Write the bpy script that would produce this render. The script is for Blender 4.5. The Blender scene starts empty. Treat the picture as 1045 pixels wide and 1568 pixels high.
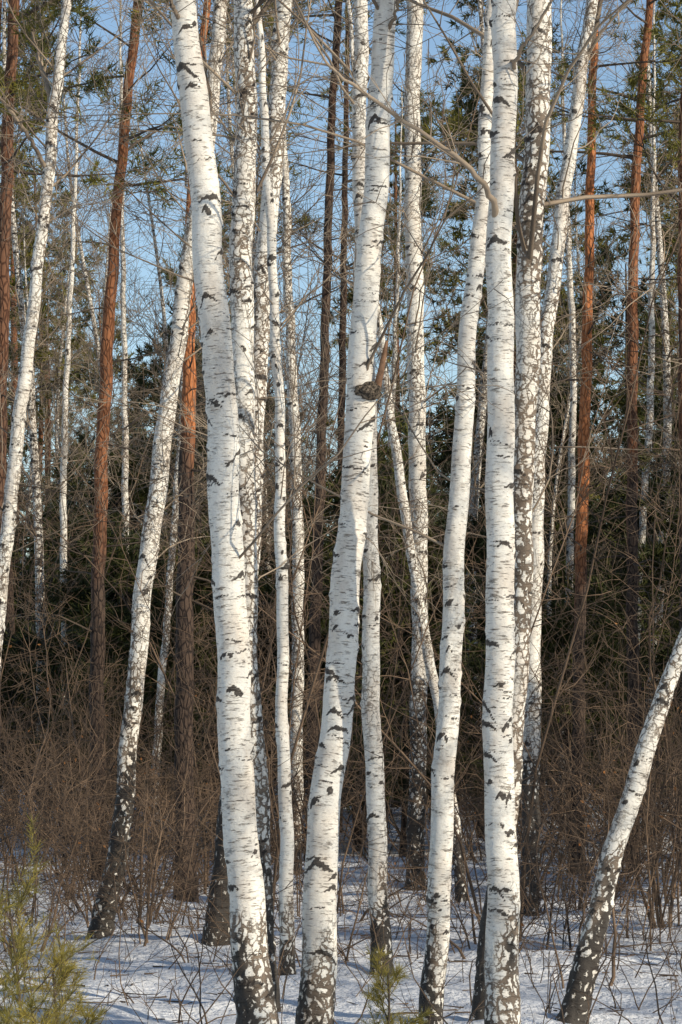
import bpy, math, numpy as np
from mathutils import Vector
rng=np.random.default_rng(7)
TAU=2*math.pi
F=4446.0; CH=1.6
scene=bpy.context.scene

# ---------------------------------------------------------------- helpers
def h(x,y):
    x=np.asarray(x,float); y=np.asarray(y,float)
    return (0.05*np.sin(x*0.9+1.3+0.6*np.sin(y*0.35))*np.cos(y*0.55+0.4)
            +0.025*np.sin(x*2.3+y*1.1)+0.02*np.sin(y*2.9-x*1.3+1.0)
            +0.022*np.sin(x*6.1+2*np.sin(y*1.7))*np.sin(y*5.3+1.1*np.sin(x*2.1)))

def unit(a):
    return a/np.maximum(np.linalg.norm(a,axis=-1,keepdims=True),1e-9)

def tubes(P,R,M,mi=0,rough=None):
    P=np.asarray(P,float); N,K,_=P.shape
    T=unit(np.gradient(P,axis=1))
    A=unit(P[:,-1]-P[:,0])
    ref=np.where(np.abs(A[:,2:3])>0.7,np.array([[1.,0,0]]),np.array([[0,0,1.]]))[:,None,:]
    U=unit(np.cross(T,ref)); V=np.cross(T,U)
    th=np.arange(M)/M*TAU
    c=np.cos(th)[None,None,:,None]; s=np.sin(th)[None,None,:,None]
    if R.ndim==2: R=np.repeat(R[:,:,None],M,2)
    v=P[:,:,None,:]+R[...,None]*(c*U[:,:,None,:]+s*V[:,:,None,:])
    seg=np.linalg.norm(np.diff(P,axis=1),axis=2)
    S=np.concatenate([np.zeros((N,1)),np.cumsum(seg,1)],1)
    Rm=R.mean(2,keepdims=True)
    off=rng.uniform(0,50,(N,1,1)) if N<3000 else 0
    bk=np.stack([np.broadcast_to(Rm*np.cos(th),R.shape),np.broadcast_to(Rm*np.sin(th),R.shape),
                 np.broadcast_to(S[:,:,None]+off,R.shape)],-1)
    base=(np.arange(N)*K*M)[:,None,None]; k=(np.arange(K-1)*M)[None,:,None]
    m=np.arange(M)[None,None,:]; m2=(m+1)%M
    f=np.stack([base+k+m,base+k+m2,base+k+M+m2,base+k+M+m],-1).reshape(-1,4)
    ro=np.zeros(N*K*M) if rough is None else np.broadcast_to(rough,(N,K,M)).reshape(-1)
    return dict(v=v.reshape(-1,3),f=f,mi=mi,bk=bk.reshape(-1,3),rough=ro,scar=np.zeros(N*K*M))

def make_mesh(name,parts,mats,smooth=True):
    vs=[];loops=[];lt=[];mi=[];bk=[];ro=[];sc=[];rd=[];o=0
    for p in parts:
        n=len(p['v']); vs.append(p['v']); f=p['f']
        loops.append((f+o).reshape(-1)); lt.append(np.full(len(f),f.shape[1])); mi.append(np.full(len(f),p['mi']))
        bk.append(p.get('bk',p['v'])); ro.append(p.get('rough',np.zeros(n))); sc.append(p.get('scar',np.zeros(n)))
        rd.append(np.full(n,p.get('rnd',0.5)))
        o+=n
    vs=np.concatenate(vs);loops=np.concatenate(loops);lt=np.concatenate(lt);mi=np.concatenate(mi)
    me=bpy.data.meshes.new(name)
    me.vertices.add(len(vs)); me.vertices.foreach_set('co',vs.astype(np.float32).ravel())
    me.loops.add(len(loops)); me.loops.foreach_set('vertex_index',loops.astype(np.int32))
    me.polygons.add(len(lt)); me.polygons.foreach_set('loop_start',(np.cumsum(lt)-lt).astype(np.int32))
    me.polygons.foreach_set('material_index',mi.astype(np.int32))
    me.polygons.foreach_set('use_smooth',np.full(len(lt),smooth))
    a=me.attributes.new('bk','FLOAT_VECTOR','POINT'); a.data.foreach_set('vector',np.concatenate(bk).astype(np.float32).ravel())
    for nm,arr in (('rough',ro),('scar',sc),('rnd',rd)):
        a=me.attributes.new(nm,'FLOAT','POINT'); a.data.foreach_set('value',np.concatenate(arr).astype(np.float32))
    me.update(calc_edges=True)
    for m in mats: me.materials.append(m)
    return me

def add(name,me,loc=(0,0,0),rz=0,sc=1,parent=None):
    ob=bpy.data.objects.new(name,me); scene.collection.objects.link(ob)
    ob.location=loc; ob.rotation_euler=(0,0,rz)
    ob.scale=(sc,sc,sc) if np.isscalar(sc) else sc
    if parent: ob.parent=parent
    return ob

def grow(P,R,n,t0,t1,ang,L,K,rf,rmin,up=0.,wig=0.1,ts=0.5,flat=0.):
    N,Kp,_=P.shape; t0=min(t0,t1-.02)
    idx=np.repeat(np.arange(N),n); m=len(idx)
    t=rng.uniform(t0,t1,m); f=t*(Kp-1); i=np.minimum(f.astype(int),Kp-2); fr=(f-i)[:,None]
    b=P[idx,i]*(1-fr)+P[idx,i+1]*fr
    tan=unit(P[idx,i+1]-P[idx,i]); rad=R[idx,i]*(1-fr[:,0])+R[idx,i+1]*fr[:,0]
    q=rng.normal(size=(m,3)); q[:,2]*=(1-flat); q-=(q*tan).sum(1,keepdims=True)*tan; q=unit(q)
    a=np.radians(rng.uniform(ang[0],ang[1],m))[:,None]
    d=np.cos(a)*tan+np.sin(a)*q
    tt=(t-t0)/max(t1-t0,1e-6)
    ln=L*rng.uniform(.55,1.25,m)*(1-ts*tt)
    st=(ln/(K-1))[:,None]
    pts=[b]; 
    for k in range(K-1):
        d=unit(d+rng.normal(size=(m,3))*wig+np.array([0,0,up]))
        pts.append(pts[-1]+d*st)
    Q=np.stack(pts,1)
    r0=np.maximum(rad*rf*rng.uniform(.7,1.1,m),rmin)
    lin=np.linspace(1,0,K)[None]
    RR=np.maximum(r0[:,None]*lin**0.8,rmin*0.45)
    return Q,RR

def needles(Q,n,L,W,spread=0.9,mi=0,tback=0.6):
    """needle tufts along the outer part of every twig polyline"""
    N,K,_=Q.shape
    idx=np.repeat(np.arange(N),n); m=len(idx)
    t=1-rng.random(m)**1.3*tback; f=t*(K-1); i=np.minimum(f.astype(int),K-2); fr=(f-i)[:,None]
    b=Q[idx,i]*(1-fr)+Q[idx,i+1]*fr
    tan=unit(Q[idx,i+1]-Q[idx,i])
    q=rng.normal(size=(m,3)); q=unit(q)
    d=unit(tan*0.8+q*spread+np.array([0,0,0.15]))
    w=unit(np.cross(d,rng.normal(size=(m,3))))*W*0.5
    l=(L*rng.uniform(.7,1.15,m))[:,None]
    v=np.stack([b-w,b+w,b+d*l],1).reshape(-1,3)
    return dict(v=v,f=np.arange(m*3).reshape(-1,3),mi=mi)

# ---------------------------------------------------------------- materials
def newmat(name):
    m=bpy.data.materials.new(name); m.use_nodes=True; nt=m.node_tree; nt.nodes.clear()
    o=nt.nodes.new('ShaderNodeOutputMaterial'); b=nt.nodes.new('ShaderNodeBsdfPrincipled')
    nt.links.new(b.outputs[0],o.inputs[0]); b.inputs['Specular IOR Level'].default_value=0.2
    b.inputs['Roughness'].default_value=0.8
    return m,nt,b
def attr(nt,n,out='Vector'):
    a=nt.nodes.new('ShaderNodeAttribute'); a.attribute_name=n; return a.outputs[out]
def mapp(nt,v,s,l=(0,0,0)):
    a=nt.nodes.new('ShaderNodeMapping'); a.inputs['Scale'].default_value=s; a.inputs['Location'].default_value=l
    nt.links.new(v,a.inputs['Vector']); return a.outputs[0]
def noise(nt,v,s,d=3,r=0.6):
    a=nt.nodes.new('ShaderNodeTexNoise'); a.inputs['Scale'].default_value=s; a.inputs['Detail'].default_value=d
    a.inputs['Roughness'].default_value=r
    nt.links.new(v,a.inputs['Vector']); return a.outputs['Fac']
def sstep(nt,v,a,b,lo=0.,hi=1.):
    n=nt.nodes.new('ShaderNodeMapRange'); n.interpolation_type='SMOOTHSTEP'
    for k,x in zip(('From Min','From Max','To Min','To Max'),(a,b,lo,hi)): n.inputs[k].default_value=x
    nt.links.new(v,n.inputs['Value']); return n.outputs[0]
def mth(nt,op,a,b=None,cl=False):
    n=nt.nodes.new('ShaderNodeMath'); n.operation=op; n.use_clamp=cl
    for i,x in enumerate((a,b)):
        if x is None: continue
        if isinstance(x,(int,float)): n.inputs[i].default_value=x
        else: nt.links.new(x,n.inputs[i])
    return n.outputs[0]
def mix(nt,f,a,b):
    n=nt.nodes.new('ShaderNodeMix'); n.data_type='RGBA'
    for i,x in ((0,f),(6,a),(7,b)):
        if isinstance(x,tuple): n.inputs[i].default_value=(*x,1)
        elif isinstance(x,(int,float)): n.inputs[i].default_value=x
        else: nt.links.new(x,n.inputs[i])
    return n.outputs[2]
def bump(nt,hgt,b,dist,st=1.0):
    n=nt.nodes.new('ShaderNodeBump'); n.inputs['Distance'].default_value=dist; n.inputs['Strength'].default_value=st
    nt.links.new(hgt,n.inputs['Height']); nt.links.new(n.outputs[0],b.inputs['Normal'])
def voro(nt,v,s,feat='F1',r=1.0):
    n=nt.nodes.new('ShaderNodeTexVoronoi'); n.feature=feat; n.inputs['Scale'].default_value=s
    n.inputs['Randomness'].default_value=r
    nt.links.new(v,n.inputs['Vector']); return n

def birch_mat(name,auto):
    m,nt,b=newmat(name)
    bk=attr(nt,'bk'); ro=attr(nt,'rough','Fac'); sc=attr(nt,'scar','Fac')
    big=noise(nt,mapp(nt,bk,(6,6,3)),1,3)
    fine=noise(nt,mapp(nt,bk,(60,60,130)),1,4,0.75)
    med=noise(nt,mapp(nt,bk,(11,11,26),(2,7,4)),1,5,.7)
    col=mix(nt,sstep(nt,big,.43,.69),(.82,.775,.685),(.67,.60,.51))
    col=mix(nt,mth(nt,'MULTIPLY',sstep(nt,fine,.48,.70),.42),col,(.48,.41,.34))
    col=mix(nt,mth(nt,'MULTIPLY',sstep(nt,med,.55,.69),.5),col,(.40,.33,.26))
    le=noise(nt,mapp(nt,bk,(17,17,120)),1,3,.6)
    lm=mth(nt,'MULTIPLY',sstep(nt,le,.58,.655),sstep(nt,big,.30,.52))
    col=mix(nt,mth(nt,'MULTIPLY',lm,.78),col,(.16,.12,.09))
    pb=noise(nt,mapp(nt,bk,(9,9,42),(3,1,7)),1,5,.72)
    pm=mth(nt,'MULTIPLY',sstep(nt,pb,.585,.655),sstep(nt,fine,.33,.55))
    col=mix(nt,mth(nt,'MULTIPLY',pm,.78),col,(.14,.105,.075))
    # rough flaky bark (cracks)
    wv=nt.nodes.new('ShaderNodeVectorMath'); wv.operation='ADD'
    nz=nt.nodes.new('ShaderNodeTexNoise'); nz.inputs['Scale'].default_value=16; nz.inputs['Detail'].default_value=4
    nt.links.new(bk,nz.inputs['Vector'])
    sm=nt.nodes.new('ShaderNodeVectorMath'); sm.operation='SCALE'; sm.inputs['Scale'].default_value=.10
    nt.links.new(nz.outputs['Color'],sm.inputs[0]); nt.links.new(bk,wv.inputs[0]); nt.links.new(sm.outputs[0],wv.inputs[1])
    vd=voro(nt,mapp(nt,wv.outputs[0],(24,24,13)),1,'DISTANCE_TO_EDGE').outputs['Distance']
    vd2=mth(nt,'ADD',vd,mth(nt,'MULTIPLY',mth(nt,'SUBTRACT',fine,.5),.45))
    crack=sstep(nt,mth(nt,'SUBTRACT',mth(nt,'MULTIPLY',ro,.38),vd2),-.02,.05)
    crack=mth(nt,'MULTIPLY',crack,sstep(nt,ro,.02,.22))
    ccol=mix(nt,sstep(nt,ro,.28,.60),(.20,.145,.10),(.028,.021,.016))
    ccol=mix(nt,mth(nt,'MULTIPLY',sstep(nt,fine,.58,.85),.4),ccol,(.19,.15,.12))
    col=mix(nt,mth(nt,'MULTIPLY',crack,.96),col,ccol)
    # branch scars / moustaches
    s2=mth(nt,'ADD',sc,mth(nt,'MULTIPLY',mth(nt,'SUBTRACT',fine,.5),1.6))
    if auto:
        an=noise(nt,mapp(nt,bk,(7,7,17),(9,2,1)),1,4,.65)
        s2=mth(nt,'MAXIMUM',s2,mth(nt,'MULTIPLY',sstep(nt,an,.52,.62),.8))
    smk=sstep(nt,s2,.20,.52)
    smk=mth(nt,'MULTIPLY',smk,sstep(nt,mth(nt,'MAXIMUM',sc,1.0 if auto else 0.0),.02,.12))
    scol=mix(nt,sstep(nt,fine,.48,.80),(.030,.024,.020),(.19,.145,.115))
    col=mix(nt,mth(nt,'MULTIPLY',smk,.95),col,scol)
    nt.links.new(col,b.inputs['Base Color']); b.inputs['Roughness'].default_value=.62
    hh=mth(nt,'SUBTRACT',mth(nt,'MULTIPLY',fine,.6),mth(nt,'ADD',crack,mth(nt,'MULTIPLY',pm,.5)))
    hh=mth(nt,'SUBTRACT',hh,mth(nt,'ADD',mth(nt,'MULTIPLY',lm,.3),mth(nt,'MULTIPLY',smk,.4)))
    bump(nt,hh,b,.008,.95)
    return m
M_BIRCH=birch_mat('birch_bark',False)
M_BIRCHB=birch_mat('birch_bark_far',True)

def pine_bark():
    m,nt,b=newmat('pine_bark'); bk=attr(nt,'bk'); ro=attr(nt,'rough','Fac')
    n1=noise(nt,mapp(nt,bk,(30,30,9)),1,4,.7)
    vd=voro(nt,mapp(nt,bk,(26,26,9)),1,'DISTANCE_TO_EDGE').outputs['Distance']
    e=sstep(nt,mth(nt,'ADD',vd,mth(nt,'MULTIPLY',n1,.2)),.08,.28)
    lo=mix(nt,e,(.020,.014,.012),(.080,.053,.038)); hi=mix(nt,e,(.22,.078,.030),(.50,.185,.068))
    hi=mix(nt,sstep(nt,n1,.5,.7),hi,(.22,.10,.055))
    nt.links.new(mix(nt,ro,lo,hi),b.inputs['Base Color'])
    bump(nt,e,b,.012,.8); return m
M_PINEB=pine_bark()

def simple(name,c1,c2,scale=3,rnd=.35,transl=0,rough=.8,sat=None):
    m,nt,b=newmat(name)
    g=nt.nodes.new('ShaderNodeNewGeometry')
    n=noise(nt,g.outputs['Position'],scale,2)
    f=mth(nt,'ADD',sstep(nt,n,.35,.65,0,1-rnd),mth(nt,'MULTIPLY',attr(nt,'rnd','Fac'),rnd))
    col=mix(nt,f,c1,c2); nt.links.new(col,b.inputs['Base Color']); b.inputs['Roughness'].default_value=rough
    if transl:
        t=nt.nodes.new('ShaderNodeBsdfTranslucent'); nt.links.new(col,t.inputs[0])
        mx=nt.nodes.new('ShaderNodeMixShader'); mx.inputs[0].default_value=transl
        o=[x for x in nt.nodes if x.type=='OUTPUT_MATERIAL'][0]
        nt.links.new(b.outputs[0],mx.inputs[1]); nt.links.new(t.outputs[0],mx.inputs[2]); nt.links.new(mx.outputs[0],o.inputs[0])
    return m
M_TWIG=simple('birch_twig_bark',(.055,.040,.030),(.40,.31,.22),1.4)
M_SHRUB=simple('shrub_stem_bark',(.034,.024,.018),(.21,.140,.090),1.3)
M_DEAD=simple('dead_branch_bark',(.04,.03,.024),(.12,.09,.065),1.5)
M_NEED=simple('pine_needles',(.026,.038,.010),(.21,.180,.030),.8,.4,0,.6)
M_NEEDD=simple('shaded_pine_needles',(.014,.021,.008),(.085,.085,.018),.8,.4,0,.6)  # darker copy of the pine needles, understory shade put into the colour
M_NEEDY=simple('young_pine_needles',(.16,.15,.035),(.38,.30,.07),4,.3,.3,.6)
M_LEAF=simple('dry_leaf',(.28,.10,.03),(.42,.20,.07),9,.3,.3)

def snow_mat():
    m,nt,b=newmat('snow')
    g=nt.nodes.new('ShaderNodeNewGeometry').outputs['Position']
    n1=noise(nt,g,1.6,5,.6); n2=noise(nt,g,18,4,.7); n3=noise(nt,g,38,3,.6); n4=noise(nt,g,1.7,4,.6)
    col=mix(nt,n1,(.78,.79,.82),(.88,.875,.86))
    sp=mth(nt,'MULTIPLY',sstep(nt,n3,.60,.68),sstep(nt,n4,.44,.58))
    col=mix(nt,mth(nt,'MULTIPLY',sp,.8),col,(.14,.09,.06))
    nt.links.new(col,b.inputs['Base Color']); b.inputs['Roughness'].default_value=.6
    hh=mth(nt,'ADD',mth(nt,'MULTIPLY',n1,1.0),mth(nt,'MULTIPLY',n2,.2))
    bump(nt,hh,b,.28,1.); return m
M_SNOW=snow_mat()

# ---------------------------------------------------------------- snow ground
def axis(a,b,st,far,n):
    mid=np.arange(a,b,st); g=np.geomspace(1,far,n)-1
    return np.concatenate([(a-st-g)[::-1],mid,b+g])
xs=axis(-7,7,.08,700,40); ys=axis(9,42,.09,700,40)
X,Y=np.meshgrid(xs,ys); Z=h(X,Y)
treebase=[]
def build_ground():
    Zs=Z.copy()
    for (x,y,r) in treebase:
        d2=(X-x)**2+(Y-y)**2
        Zs+=0.05*np.exp(-d2/(0.45**2))-0.07*np.exp(-d2/((r+.07)**2))
    ny,nx=X.shape
    v=np.stack([X,Y,Zs],-1).reshape(-1,3)
    i=np.arange(ny-1)[:,None]*nx+np.arange(nx-1)[None]
    f=np.stack([i,i+1,i+nx+1,i+nx],-1).reshape(-1,4)
    add('snow_ground',make_mesh('snow_ground',[dict(v=v,f=f,mi=0)],[M_SNOW]))

# ---------------------------------------------------------------- hero trunks
def vn(s,th,ds,nt_):
    a=(s-s.min())/ds; i=np.floor(a).astype(int); f=a-i; f=f*f*(3-2*f)
    G=rng.uniform(-1,1,(i.max()+2,nt_))
    b=th/TAU*nt_; j=np.floor(b).astype(int)%nt_; g=b-np.floor(b); g=g*g*(3-2*g); j2=(j+1)%nt_
    A=G[i][:,j]*(1-g)+G[i][:,j2]*g; B=G[i+1][:,j]*(1-g)+G[i+1][:,j2]*g
    return A*(1-f[:,None])+B*f[:,None]

def cr(xk,yk,x):
    m=np.gradient(yk,xk); i=np.clip(np.searchsorted(xk,x)-1,0,len(xk)-2)
    hh=xk[i+1]-xk[i]; t=(x-xk[i])/hh
    return ((2*t**3-3*t**2+1)*yk[i]+(t**3-2*t**2+t)*hh*m[i]+(-2*t**3+3*t**2)*yk[i+1]+(t**3-t**2)*hh*m[i+1])

def W(px,py,D): return ((px-522.5)/F*D, CH-(py-1120)/F*D)

def stem(pts,D,H,dz,topz=None,lean=.12):
    k=np.array([[*W(p[0],p[1],D),p[2]/2/F*D] for p in pts]); k=k[np.argsort(k[:,2-1])]
    z=k[:,1]; x=k[:,0]; r=k[:,2]
    if z[0]>-.15:
        s=(x[1]-x[0])/(z[1]-z[0]); z0=-.18
        x=np.r_[x[0]+s*(z0-z[0])*.8,x]; r=np.r_[r[0]*1.04,r]; z=np.r_[z0,z]
    s=(x[-1]-x[-2])/(z[-1]-z[-2]); zt=z[-1]; xt=x[-1]; rt=r[-1]
    for q in (.25,.5,.75,1.):
        zz=zt+(H-zt)*q; xx=xt+s*(H-zt)*(q-.35*q*q)
        x=np.r_[x,xx]; z=np.r_[z,zz]; r=np.r_[r,max(rt*(1-q)**.8,.008)]
    hz=(topz or 7.5)
    zz=np.r_[np.arange(max(z[0],-.3),min(hz,H),dz),np.arange(min(hz,H),H,.15)] 
    px=cr(z,x,zz); pr=np.interp(zz,z,r)
    a,b=rng.uniform(0,6,2)
    py=D+lean*(np.sin(zz*.55+a)-math.sin(a))*.6+lean*.3*np.sin(zz*1.4+b)
    px=px+.006*np.sin(zz*5+a)+.004*np.sin(zz*11+b)
    return np.stack([px,py,zz],1),pr

def birch(pts,D,H=13,M=44,dz=.012,rough=.0,base=1.2,nscar=9,midbr=5,crown=22,extra=None,baser=.8):
    C,pr=stem(pts,D,H,dz)
    z=C[:,2]; n=len(z); th=np.arange(M)/M*TAU
    g=h(C[0,0],D)
    hz=z-g
    treebase.append((C[np.argmin(abs(hz)),0],D,pr[0]))
    sc=np.zeros((n,M)); bumpd=np.zeros((n,M))
    r0=pr[:,None]; 
    zz=.3
    while zz<8:
        for _ in range(rng.integers(1,5)):
            t0=rng.uniform(0,TAU); s0=zz+rng.uniform(-.06,.06); big=rng.random(); kind=rng.random()
            i0=np.searchsorted(z,s0-.22); i1=np.searchsorted(z,s0+.15)
            if i1-i0<3 or i0>=n: continue
            rr=pr[i0]; du=((th-t0+math.pi)%TAU-math.pi)[None,:]*rr
            vz=z[i0:i1,None]-s0
            wob=.004*np.sin(du*95+t0*5)+.003*np.sin(du*230+t0*9)
            if kind<.30:      # drooping moustache with an eye
                hw=rr*(.35+1.1*big**2); th_=rng.uniform(.005,.012)+.012*big**3; c=rng.uniform(.2,1.1)
                cc=-c*np.abs(du)**1.15/(hw**.15)+wob+rng.uniform(-.45,.45)*du
                wd=np.clip(1-np.abs(du)/hw,0,1); v=vz-cc; tt=th_*(.15+1.0*wd)
                e=np.clip(1.2-np.where(v>0,v*1.5,-v*.8)/tt,0,1)*np.clip(wd*5,0,1)
                ev=np.clip(1.25-np.sqrt((du/.015)**2+((vz+.012)/.012)**2),0,1)
                e=np.maximum(e,ev)
                bumpd[i0:i1]+=.008*np.exp(-(du/.03)**2-(vz/.022)**2)
            elif kind<.46:    # dark rough patch
                hw=rr*rng.uniform(.2,.65); hh_=rng.uniform(.012,.045); sk=rng.uniform(-.4,.4)
                wd=np.clip(1-np.abs(du)/hw,0,1)**.7
                topv=hh_*wd-.3*hh_+wob+sk*du; bot=-.3*hh_-.35*hh_*(1-wd)+wob*2.5+sk*du
                e=np.clip(np.minimum(topv-vz,vz-bot)/.010+.4,0,1)*np.clip(wd*4,0,1)
                bumpd[i0:i1]+=.006*np.exp(-(du/hw)**2-(vz/.03)**2)
            else:             # thin horizontal line
                hw=rr*rng.uniform(.2,1.5); th_=rng.uniform(.0025,.007); wd=np.clip(1-np.abs(du)/hw,0,1)
                v=vz-wob*.8-rng.uniform(-.2,.2)*du
                e=np.clip(1.2-np.abs(v)/(th_*(.3+wd)),0,1)*np.clip(wd*3,0,1)*rng.uniform(.45,.9)
            sc[i0:i1]=np.maximum(sc[i0:i1],e)
        zz+=rng.exponential(1/nscar)*.8+.025
    nn=vn(z,th,.35,5); nn2=vn(z,th,.12,9)
    rb=np.clip((base-hz)[:,None]/base*1.1+nn*.42+nn2*.25*np.clip((base*1.5-hz)[:,None],0,1),0,1)*baser
    ro=np.clip(rb+rough*(0.75+.6*vn(z,th,.5,4)),0,.82)
    crk=np.abs(vn(z,th,.08,13)); crk2=vn(z,th,.02,22)
    R=r0*(1+.02*vn(z,th,.4,5)+.014*vn(z,th,.12,7))+bumpd+ro*(-.007*np.clip(1-crk/.3,0,1)+.003*crk2)+.0014*vn(z,th,.03,14)
    R*=(1+.22*np.exp(-np.clip(hz,0,None)/.10))[:,None]
    p=tubes(C[None],R[None],M,0)
    p['rough']=ro.reshape(-1); p['scar']=sc.reshape(-1)
    parts=[p]
    zi=np.linspace(0,H-.2,40); ii=np.searchsorted(z,zi).clip(0,n-1); ii=np.unique(ii)
    TP=C[ii][None]; TR=pr[ii][None]; K=len(ii)
    def tof(zv): return np.interp(zv,z[ii],np.linspace(0,1,K))
    top=min(CH+1120/F*D,H*.72)
    L1=[]
    if crown:
        Q,RR=grow(TP,TR,crown,tof(top+(-.3 if D<15.5 else -1.6)),.98,(25,60),2.6,9,.22,.006,-.01,.15,.6); L1.append((Q,RR))
    if midbr:
        Q,RR=grow(TP,TR,midbr,tof(2.4),tof(top),(35,75),1.6,9,.13,.0045,.02,.17,.2); L1.append((Q,RR))
    if extra:
        for e in extra:
            q=np.array([[W(a,b_,D)[0],np.interp(W(a,b_,D)[1],z,C[:,1])+c_,W(a,b_,D)[1]] for a,b_,c_,_ in e],float); rr=np.array([w/2/F*D*1.25 for *_,w in e])
            t=np.linspace(0,1,len(e)); tn=np.linspace(0,1,26)
            q=np.stack([cr(t,q[:,k],tn) for k in range(3)],1); rr=np.interp(tn,t,rr)
            q+=rng.normal(size=q.shape)*.005
            parts.append(tubes(q[None],rr[None],8,1))
            Q2,R2=grow(q[None],rr[None],13,.25,1,(30,70),.5,6,.4,.0025,.02,.17,.3); parts.append(tubes(Q2,R2,3,1))
            Q3,R3=grow(Q2,R2,3,.3,1,(30,60),.18,4,.6,.002,0,.17,.3); parts.append(tubes(Q3,R3,3,1))
    for Q,RR in L1:
        parts.append(tubes(Q,RR,4,1))
        Q2,R2=grow(Q,RR,6,.25,1,(30,65),.9,5,.5,.0036,-.02,.18,.4); parts.append(tubes(Q2,R2,3,1))
        Q3,R3=grow(Q2,R2,4,.2,1,(25,60),.45,4,.6,.0028,-.08,.18,.4); parts.append(tubes(Q3,R3,3,1))
    me=make_mesh('birch_tree',parts,[M_BIRCH,M_TWIG])
    return add('birch_tree',me),C,pr

birch([(282,0,38),(295,150,44),(314,300,45),(325,450,46),(337,600,47),(345,750,49),(351,900,50),(358,1050,51),(365,1200,52),(374,1350,54),(383,1450,57),(396,1568,62)],14.5,13,M=64,dz=.008,nscar=13,midbr=1,base=.85,rough=.05,
   extra=[[(283,30,0,7),(268,22,-.1,5),(262,0,-.15,4),(255,-60,-.2,2)]])
B_ob,B_C,B_r=birch([(592,0,34),(584,150,36),(577,250,38),(564,400,38),(556,550,42),(551,620,46),(546,700,43),(540,800,43),(531,900,45),(523,1000,46),(515,1100,47),(503,1200,48),(494,1300,50),(489,1400,53),(484,1568,58)],14.8,13,M=64,dz=.008,nscar=12,midbr=1,base=.75,rough=.02,
   extra=[[(590,50,0,6),(606,20,-.1,4),(622,-30,-.2,3)]])
birch([(775,0,38),(770,200,37),(765,400,39),(765,600,41),(767,750,43),(765,900,43),(764,1050,45),(765,1200,46),(768,1350,49),(770,1568,55)],14.3,13,M=64,dz=.008,nscar=13,midbr=1,base=.75,rough=.06,
   extra=[[(757,345,0,9),(752,320,-.1,8),(738,298,-.2,7),(715,275,-.25,6.5),(670,243,-.3,5.5),(620,213,-.35,5),(560,176,-.4,4.5),(520,148,-.45,4),(498,124,-.5,3),(445,30,-.6,2)],
          [(778,115,0,6),(790,96,-.1,5),(808,70,-.2,4),(840,20,-.3,3),(850,-20,-.3,2)]])
birch([(828,0,38),(820,200,38),(809,400,38),(804,550,38),(800,700,36),(797,850,34),(794,1000,33),(788,1120,32),(776,1250,32),(756,1400,32),(738,1560,36)],16,13,M=48,rough=.36,nscar=9,midbr=2,base=1.4,baser=.95)
birch([(757,0,18),(750,110,20),(744,230,22),(737,350,24),(722,480,27),(715,560,28),(707,700,30),(698,850,32),(690,1000,33),(683,1150,34),(675,1300,35),(668,1450,36),(662,1568,38)],15.2,12,M=44,nscar=13,midbr=1,base=.8,rough=.10)
birch([(552,0,21),(552,150,22),(551,300,22),(555,450,22),(562,600,23),(567,750,24),(568,900,26),(568,1000,27),(572,1150,28),(578,1300,29),(582,1400,31),(585,1480,34)],19,14,M=36,nscar=11,midbr=3,rough=.14,base=.7)
birch([(636,0,25),(632,150,25),(633,350,26),(636,500,26),(638,650,26),(641,800,26),(643,950,25),(640,1150,26),(636,1350,28)],30,18,M=32,dz=.022,nscar=11,midbr=14,rough=.22,base=2.4)
birch([(560,300,8),(575,450,10),(590,560,12),(600,650,14),(615,740,15),(635,880,15),(655,990,16),(678,1120,17),(700,1300,18)],27,12,M=24,dz=.022,nscar=9,midbr=10,rough=.20)
birch([(374,0,29),(378,120,31),(376,250,33),(372,400,35),(372,550,34),(376,700,34),(378,850,32),(381,1000,30),(392,1150,29),(401,1300,29),(408,1500,32)],17,13,M=44,rough=.26,nscar=14,midbr=7,baser=.85)
birch([(433,0,25),(425,150,26),(415,280,28),(402,430,28),(395,560,28),(389,700,29),(383,850,30),(372,1000,31),(356,1200,34),(340,1360,38),(332,1455,42)],21,14,M=40,rough=.26,nscar=12,midbr=10,base=2.0,baser=1)
birch([(398,60,9),(405,160,11),(411,300,13),(420,450,14),(427,600,15),(430,750,16),(432,900,18),(433,1050,18),(436,1200,20),(440,1350,22),(441,1495,24)],18.8,10,M=28,nscar=9,midbr=8,base=.5)
birch([(430,150,10),(437,260,12),(440,400,14),(449,600,16),(455,750,18),(457,900,18),(455,1100,19),(452,1340,22)],32,14,M=24,dz=.025,nscar=9,midbr=14,rough=.25)
birch([(337,0,21),(330,100,22),(316,230,23),(298,340,24),(283,430,25),(266,560,26),(250,680,28),(235,800,28),(220,920,28),(208,1050,27),(198,1150,28),(184,1280,30),(165,1380,34),(152,1440,38)],22,14,M=40,rough=.28,nscar=11,midbr=10,base=1.9,baser=.92)
birch([(98,0,14),(90,100,16),(79,180,18),(72,280,18),(62,380,18),(48,500,19),(35,620,20),(20,740,21),(9,850,22),(-4,960,23),(-22,1120,24),(-45,1440,28)],22,14,M=32,dz=.018,rough=.20,nscar=10,midbr=12,
   extra=[[(72,262,0,6),(52,222,-.1,5),(30,188,-.2,5),(0,150,-.3,4),(-40,90,-.4,2)],[(80,170,0,7),(68,120,.1,6),(55,80,.2,5),(40,30,.3,3)]])
birch([(908,0,17),(890,120,20),(872,250,21),(853,400,22),(838,520,23),(828,650,24),(822,800,25),(818,950,26),(815,1150,28),(810,1390,30)],25,15,M=36,dz=.018,rough=.28,nscar=11,midbr=14,base=2.2,
   extra=[[(893,105,0,8),(905,70,.1,7),(918,25,.2,6),(935,-60,.3,4)]])
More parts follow.
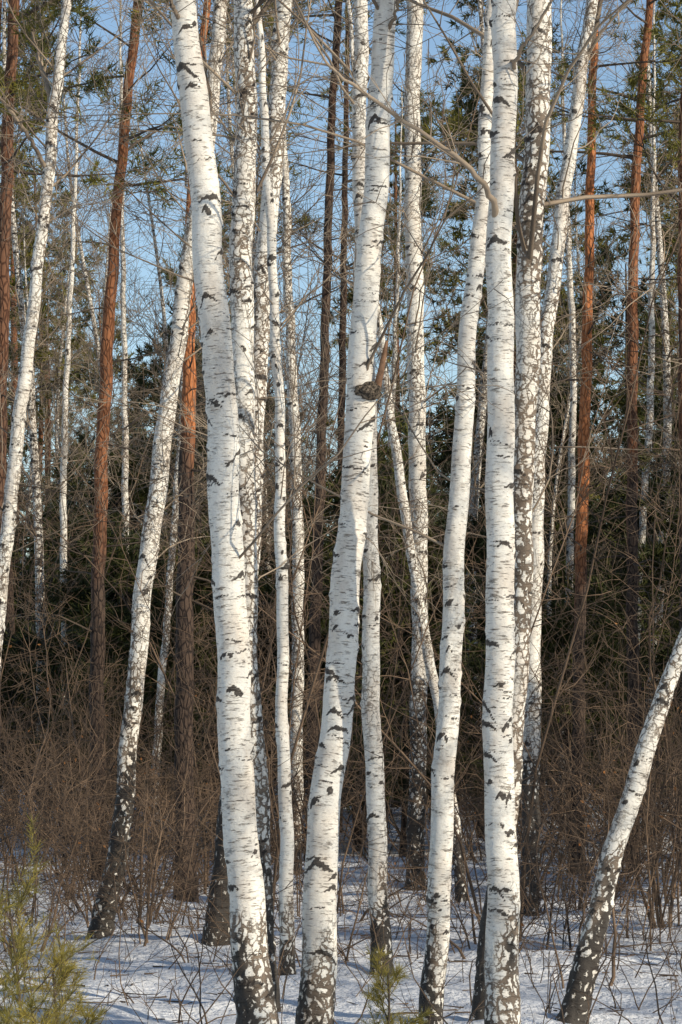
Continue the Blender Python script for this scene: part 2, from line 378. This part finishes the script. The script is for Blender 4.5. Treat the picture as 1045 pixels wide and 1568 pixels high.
birch([(1160,600,20),(1120,780,22),(1075,920,24),(1045,1000,25),(1020,1055,27),(998,1120,29),(975,1200,31),(950,1280,32),(926,1370,34),(905,1450,38),(876,1568,43)],15.8,9,M=40,rough=.20,nscar=11,midbr=3,base=.8)
# slender birches further back
birch([(188,420,8),(190,600,9),(192,800,11),(190,1000,12),(186,1290,14)],42,14,M=16,dz=.04,nscar=7,midbr=16,rough=.25)
birch([(112,350,7),(100,600,9),(96,800,11),(99,1000,12),(103,1300,14)],40,13,M=16,dz=.04,nscar=7,midbr=16,rough=.25)
birch([(268,780,10),(255,950,11),(243,1100,13),(236,1320,15)],36,9,M=16,dz=.04,nscar=7,midbr=10,rough=.35)
birch([(870,380,9),(877,560,10),(874,750,11),(868,1000,12),(862,1290,14)],42,13,M=16,dz=.04,nscar=7,midbr=16,rough=.25)
birch([(1000,420,9),(998,620,11),(985,800,11),(975,1000,12),(970,1300,14)],40,12,M=16,dz=.04,nscar=7,midbr=16,rough=.25)
birch([(600,650,9),(593,800,10),(588,1000,11),(585,1290,13)],42,11,M=16,dz=.04,nscar=7,midbr=12,rough=.25)

# burl with broken stub, growing out of the camera side of the centre birch
def burl():
    D=14.8; x,z=W(566,596,D); n,m_=60,60
    cy=float(np.interp(z,B_C[:,2],B_C[:,1])); rt=float(np.interp(z,B_C[:,2],B_r))
    u=np.linspace(0,math.pi,n)[:,None]; t=(np.arange(m_)/m_*TAU)[None]
    d=np.stack([np.sin(u)*np.cos(t),np.sin(u)*np.sin(t),np.cos(u)*np.ones_like(t)],-1)
    rad=np.ones((n,m_))
    for _ in range(26):      # cauliflower-like knobs
        c=unit(rng.normal(size=3)); a=rng.uniform(.08,.24); w=rng.uniform(.22,.5)
        dd=np.arccos(np.clip((d*c).sum(-1),-1,1)); rad+=a*np.clip(1-(dd/w)**2,0,1)**.6
    r=.047*rad
    v=d*r[...,None]*np.array([1.15,1.0,1.0])+np.array([x,cy-rt*.85,z])
    i=(np.arange(n-1)*m_)[:,None]; j=np.arange(m_)[None]
    f=np.stack([i+j,i+m_+j,i+m_+(j+1)%m_,i+(j+1)%m_],-1).reshape(-1,4)
    parts=[dict(v=v.reshape(-1,3),f=f,mi=0)]
    pts=[(574,606),(583,570),(588,545),(593,518)]
    q=np.array([[W(a,b,D)[0],cy-rt*.7,W(a,b,D)[1]] for a,b in pts]); rr=np.array([.024,.018,.015,.007])
    parts.append(tubes(q[None],rr[None],10,1))
    m,nt,b=newmat('burl_bark'); g=nt.nodes.new('ShaderNodeNewGeometry').outputs['Position']
    nn=noise(nt,g,70,4,.7); nt.links.new(mix(nt,sstep(nt,nn,.42,.66),(.035,.027,.020),(.28,.22,.16)),b.inputs['Base Color']); bump(nt,nn,b,.02,1)
    m2=simple('stub_wood',(.13,.07,.04),(.30,.17,.10),30)
    ob=add('burl',make_mesh('burl',parts,[m,m2])); ob.parent=B_ob
burl()

# ---------------------------------------------------------------- pine trees
def pine_crown(TP,TR,t0,nb,L,sub,sh,nn,NL,NW,ang=(60,95),dead=0,td=(.15,.5),upb=.03):
    parts=[]
    Q,R=grow(TP,TR,nb,t0,.99,ang,L,7,.4,.012,upb,.10,.75); parts.append(tubes(Q,R,4,1))
    Q2,R2=grow(Q,R,sub,.3,1,(30,65),L*.36,4,.5,.006,.04,.12,.4,flat=.5); parts.append(tubes(Q2,R2,3,1))
    Q3,R3=grow(Q2,R2,sh,.35,1,(20,60),.24,3,.6,.004,.08,.12,.2)
    parts.append(needles(Q3,nn,NL,NW,mi=2,tback=.9))
    if dead:
        Q,R=grow(TP,TR,dead,min(td),max(td),(65,100),1.3,6,.2,.007,-.03,.14,.1); parts.append(tubes(Q,R,3,1))
        Q2,R2=grow(Q,R,4,.2,1,(30,70),.4,4,.5,.005,-.02,.14,.3); parts.append(tubes(Q2,R2,3,1))
    return parts

def pine(pts,D,H=17,o0=4.,o1=6.,crown0=9.,strength=1.,M=28):
    C,pr=stem(pts,D,H,.03,lean=.1)
    pr=pr*.92
    z=C[:,2]; n=len(z); th=np.arange(M)/M*TAU
    treebase.append((C[0,0],D,pr[0]))
    ro=np.clip((z[:,None]-o0)/(o1-o0)+.5*vn(z,th,.5,4),0,1)*strength
    R=pr[:,None]*(1+.04*vn(z,th,.15,8)+.03*vn(z,th,.06,12)*(1-ro)); R*=(1+.25*np.exp(-np.clip(z,0,None)/.2))[:,None]
    p=tubes(C[None],R[None],M,0); p['rough']=ro.reshape(-1)
    ii=np.unique(np.searchsorted(z,np.linspace(0,H-.2,40)).clip(0,n-1))
    TP=C[ii][None]; TR=pr[ii][None]; t=np.linspace(0,1,len(ii))
    parts=[p]+pine_crown(TP,TR,np.interp(crown0,z[ii],t),30,1.9,8,5,16,.12,.013,dead=14,td=(np.interp(2.5,z[ii],t),np.interp(crown0,z[ii],t)))
    add('pine_tree',make_mesh('pine_tree',parts,[M_PINEB,M_DEAD,M_NEED]))
pine([(212,0,16),(200,120,16),(185,280,17),(175,400,18),(165,550,21),(157,700,22),(153,850,23),(150,1000,24),(150,1300,26)],30,17,3.0,4.2,6.9,.5)
pine([(316,0,12),(307,100,13),(293,300,16),(291,450,18),(290,560,22),(287,700,26),(285,850,28),(283,1000,30),(283,1200,32),(287,1390,36)],27,16,4.1,4.6,7.6,.95)
pine([(520,0,12),(510,150,13),(503,350,14),(497,550,15),(490,750,17),(482,1000,20),(478,1300,22)],35,18,7,14,9,.12)
pine([(530,200,9),(527,380,11),(524,600,12),(520,900,14),(518,1200,16)],45,18,7,14,8.5,.12)
pine([(912,0,12),(908,150,14),(903,400,16),(898,600,18),(893,800,20),(888,1000,20),(884,1300,24)],32,18,2.8,4.0,8.6,.95)
pine([(996,0,12),(985,120,14),(973,330,16),(968,600,18),(968,900,19),(970,1300,22)],33,17,3.6,6.,8.,.5)
pine([(22,0,18),(14,150,19),(6,400,21),(-2,650,24),(-10,1000,26),(-16,1380,30)],27,16,3,6,6.6,.22)
pine([(1056,0,14),(1050,150,15),(1048,400,16),(1050,800,18),(1054,1350,22)],30,16,3.5,6,7.,.3)

# ---------------------------------------------------------------- template plants
def tm_birch(H,r,lean):
    K=60; z=np.linspace(-.15,H,K); a,b=rng.uniform(0,6,2)
    C=np.stack([lean*z/H+.16*np.sin(z*.6+a),.16*np.sin(z*.5+b),z],1)[None]
    R=(r*(1-(np.clip(z,0,None)/H))**.75+.006)[None]
    ro=np.clip((2.4-z)/2.4,0,1)*.8+.22
    parts=[tubes(C,R,10,0,rough=ro[None,:,None])]
    Q,RR=grow(C,R,50,.14,.98,(22,60),2.5,7,.34,.009,.05,.15,.65); parts.append(tubes(Q,RR,3,1))
    Q2,R2=grow(Q,RR,7,.2,1,(25,60),.95,4,.5,.006,.01,.2,.4); parts.append(tubes(Q2,R2,3,1))
    Q3,R3=grow(Q2,R2,4,.2,1,(25,60),.5,3,.6,.0045,-.03,.2,.4); parts.append(tubes(Q3,R3,3,1))
    return parts
BM=[M_BIRCHB,M_TWIG]
TB=[tm_birch(H,r,l) for H,r,l in ((13,.070,.8),(15,.085,-1.2),(11,.05,1.5),(16,.09,.2))]
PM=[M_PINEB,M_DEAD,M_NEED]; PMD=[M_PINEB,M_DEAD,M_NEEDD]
def tm_pine(H,r,c0,nb,L,orange=.4,dead=16):
    K=50; z=np.linspace(-.15,H,K); a,b=rng.uniform(0,6,2)
    C=np.stack([.12*np.sin(z*.3+a),.12*np.sin(z*.35+b),z],1)[None]
    R=(r*(1-(np.clip(z,0,None)/H))**.7+.012)[None]
    ro=np.clip((z-H*.3)/(H*.15),0,1)*orange
    parts=[tubes(C,R,10,0,rough=ro[None,:,None])]
    parts+=pine_crown(C,R,c0,nb,L,8,5,15,.17,.030,dead=dead,td=(.12,c0))
    return parts
TPN=[tm_pine(17,.11,.46,30,2.4,.4),tm_pine(19,.12,.42,34,2.6,.4),tm_pine(14,.09,.34,32,2.2,.3)]
TLOW=[tm_pine(10,.08,.10,42,2.3,0,6),tm_pine(8,.07,.08,38,2.1,0,6)]
def tm_young(H):
    K=20; z=np.linspace(-.1,H,K)
    C=np.stack([.05*np.sin(z*1.3),.05*np.cos(z*1.1),z],1)[None]; R=(.045*(1-np.clip(z,0,None)/H)+.006)[None]
    return [tubes(C,R,6,0)]+pine_crown(C,R,.06,36,1.5,6,5,14,.15,.022,ang=(45,80),upb=.07)
TY=[tm_young(4.5),tm_young(3.2)]
def tm_shrub(H,n=9,leaf=True,b1=8,b2=4,sp=.8,L=1.1):
    parts=[]
    a=rng.uniform(0,TAU,n); d=np.stack([np.cos(a),np.sin(a),np.zeros(n)],1)
    K=10; pos=d*rng.uniform(0,.3,(n,1))+np.array([0,0,-.08]); dr=unit(d*rng.uniform(.1,1,(n,1))*sp+np.array([0,0,1.]))
    pts=[pos]; st=(H*rng.uniform(.6,1.1,(n,1)))/(K-1)
    for k in range(K-1):
        dr=unit(dr+rng.normal(size=(n,3))*.13+np.array([0,0,.0])); pts.append(pts[-1]+dr*st)
    P=np.stack(pts,1); R=np.linspace(1,.25,K)[None]*rng.uniform(.007,.017,(n,1))
    parts.append(tubes(P,R,4,0))
    Q,RR=grow(P,R,b1,.15,1,(25,75),L,6,.5,.0042,-.01,.2,.4); parts.append(tubes(Q,RR,3,0))
    Q2,R2=grow(Q,RR,b2,.2,1,(25,70),.5,4,.6,.0032,.01,.2,.3); parts.append(tubes(Q2,R2,3,0))
    if leaf:
        nl=8; e=Q2[rng.integers(0,len(Q2),nl),-1]
        A=unit(rng.normal(size=(nl,3)))*.020; B=unit(np.cross(A,rng.normal(size=(nl,3))))*.013
        v=np.stack([e-A,e+B,e+A,e-B],1).reshape(-1,3)
        parts.append(dict(v=v,f=np.arange(nl*4).reshape(-1,4),mi=1))
    return parts
SM=[M_SHRUB,M_LEAF]
TS=[tm_shrub(2.6,6),tm_shrub(2.0,5),tm_shrub(3.2,5),tm_shrub(1.4,5),tm_shrub(2.4,8)]
TSS=[tm_shrub(.9,3,False,5,3),tm_shrub(1.2,4,False,5,3)]
TSA=[tm_shrub(5.5,2,False,22,5,.12,1.3),tm_shrub(4.5,2,False,20,5,.15,1.2),tm_shrub(7,1,False,30,6,.08,1.5)]

def place(parts,x,y,a,s):
    """copy a plant's parts to a spot in the forest"""
    c,si=math.cos(a),math.sin(a); Rm=np.array([[c,si,0],[-si,c,0],[0,0,1]])*s
    off=np.array([x,y,float(h(x,y))]); rd=rng.random(); out=[]
    for p in parts:
        q=dict(p); q['v']=p['v']@Rm+off; q['rnd']=rd
        if 'bk' in p: q['bk']=p['bk']+np.array([0,0,rd*40])
        out.append(q)
    return out
def scatter(name,tms,mats,n,y0,y1,wide,smin,smax,reject=None,pw=1.,more=()):
    k=0; parts=[]
    while k<n:
        y=y0+(y1-y0)*rng.random()**pw; hw=y*.118+wide; x=rng.uniform(-hw,hw)
        if reject and reject(x,y): continue
        parts+=place(tms[rng.integers(len(tms))],x,y,rng.uniform(0,TAU),rng.uniform(smin,smax)); k+=1
    for x,y,s,t in more: parts+=place(tms[t],x,y,rng.uniform(0,TAU),s)
    add(name,make_mesh(name,parts,mats))
# unseen trees outside the frame, mostly on the sun side, added to cast shade
offb=[(7,10.5,1,0),(10,6,1.05,1),(12,9,1,2),(8.5,17,1,0),(7.5,24,1,1),(-7,14,1,1),(-9,22,1,0),(18,6,1,3)]
offp=[(13,27,.9,2),(10,34,.8,1),(13,42,.9,0),(19,44,1,1),(16,54,.9,0)]
offl=[(7.5,29,.9,0),(9.5,37,1,0),(10,45,1,0),(12,53,1,0),(8.5,33,1,1),(14,40,1,1),(13,58,1,0),(11,25,.9,1),(16,46,1,0),
      (5.2,18.5,.42,1),(5.8,22,.5,1),(6.3,26,.55,0),(7.0,30.5,.6,0),(7.6,35,.7,0),(8.4,40,.8,0)]
def gap(x,y):
    px=522.5+x/y*F
    return (425<px<530 and y<120) or (655<px<730 and y<90) or (100<px<255 and y<100) or (930<px<985 and y<80)
def gapb(x,y):
    px=522.5+x/y*F
    return (430<px<520 and y<70) or (655<px<725 and y<60) or (200<px<260)
scatter('distant_pine_forest',TPN,PM,42,46,120,6,.85,1.15,gap,1,offp)
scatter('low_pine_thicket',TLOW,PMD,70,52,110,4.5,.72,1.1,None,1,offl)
scatter('distant_birch_forest',TB,BM,32,35,80,3.5,.8,1.15,gapb,1,offb)
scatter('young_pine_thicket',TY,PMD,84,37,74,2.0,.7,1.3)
def clear(x,y):
    px=522.5+x/y*F
    return y<27 and 250<px<840
scatter('bare_shrub_thicket',TS,SM,76,21,48,1.2,.75,1.15,clear,1.15)
scatter('small_bare_shrubs',TSS,SM,34,18,32,1,.6,1.2)
scatter('bare_sapling_thicket',TSA,SM,26,20,40,.6,.8,1.15)

# young pine saplings near the camera
def sapling(pxs,D,H,n=16):
    x,_=W(pxs,0,D); z0=float(h(x,D))
    K=10; z=np.linspace(0,H,K); C=np.stack([x+.03*np.sin(z*4),D+.02*np.cos(z*3),z0-.05+z],1)[None]; R=np.linspace(.010,.004,K)[None]
    Q,RR=grow(C,R,n,.1,1,(25,65),H*.45,6,.6,.003,.05,.10,.55)
    Q2,R2=grow(Q,RR,3,.3,.9,(25,50),H*.17,4,.7,.0025,.06,.10,.2)
    parts=[tubes(C,R,6,0),tubes(Q,RR,4,0),tubes(Q2,R2,3,0),needles(C,60,.065,.0026,.9,1,.5),needles(Q,60,.065,.0026,.8,1,.7),needles(Q2,38,.06,.0026,.8,1,1.)]
    add('pine_sapling',make_mesh('pine_sapling',parts,[M_DEAD,M_NEEDY]))
sapling(22,12.3,1.0,24); sapling(75,12.6,.62,18); sapling(-20,12.0,.9,20); sapling(125,12.9,.38,12); sapling(45,11.6,.55,16); sapling(100,11.8,.4,14)
sapling(586,12.9,.54,16); sapling(500,12.4,.20,6)

# dry stalks and fallen twigs in the snow
def litter():
    n=1500; y=rng.uniform(13,36,n); x=rng.uniform(-1,1,n)*(y*.125); z=h(x,y)
    up=rng.random(n)<.38
    d=rng.normal(size=(n,3)); d[:,2]=np.where(up,rng.uniform(1.5,3.5,n),.03*rng.normal(size=n)); d=unit(d)
    L=np.where(up,rng.uniform(.12,.9,n),rng.uniform(.04,.30,n))
    K=6; pts=[np.stack([x,y,z+np.where(up,-.02,.012)],1)]
    for k in range(K-1):
        w=rng.normal(size=(n,3))*.2; w[:,2]*=np.where(up,1,.1); d=unit(d+w); pts.append(pts[-1]+d*(L/(K-1))[:,None])
    P=np.stack(pts,1); R=np.linspace(1,.4,K)[None]*rng.uniform(.0022,.0060,(n,1))
    Q,RR=grow(P[up],R[up],3,.3,1,(25,60),.2,4,.6,.002,.02,.14,.3)
    add('dry_twigs',make_mesh('dry_twigs',[tubes(P,R,4,0),tubes(Q,RR,3,0)],[M_SHRUB]))
litter()
build_ground()

# ---------------------------------------------------------------- light
az=math.radians(54); el=math.radians(25)
S=Vector((math.cos(el)*math.sin(az),-math.cos(el)*math.cos(az),math.sin(el)))
sun=bpy.data.lights.new('sun','SUN'); sun.energy=4.9; sun.angle=math.radians(.5); sun.color=(1,.90,.73)
so=bpy.data.objects.new('sun',sun); scene.collection.objects.link(so); so.rotation_euler=S.to_track_quat('Z','Y').to_euler(); so.location=(0,0,30)
w=bpy.data.worlds.new('World'); scene.world=w; w.use_nodes=True; nt=w.node_tree
bg=nt.nodes['Background']; sk=nt.nodes.new('ShaderNodeTexSky'); sk.sky_type='NISHITA'; sk.sun_disc=False
sk.sun_elevation=el; sk.sun_rotation=math.atan2(S.x,S.y); sk.dust_density=.2; sk.air_density=1.; sk.ozone_density=2.
nt.links.new(sk.outputs[0],bg.inputs[0]); bg.inputs[1].default_value=.14
scene.view_settings.view_transform='Standard'; scene.view_settings.look='None'; scene.view_settings.exposure=0
cam=bpy.data.cameras.new('camera'); co=bpy.data.objects.new('camera',cam); scene.collection.objects.link(co); scene.camera=co
cam.sensor_fit='VERTICAL'; cam.sensor_height=24; cam.sensor_width=16; cam.lens=12/math.tan(math.radians(10))
cam.shift_y=336/1568; co.location=(0,0,CH); co.rotation_euler=(math.pi/2,0,0); cam.clip_end=3000
cam.clip_start=.1
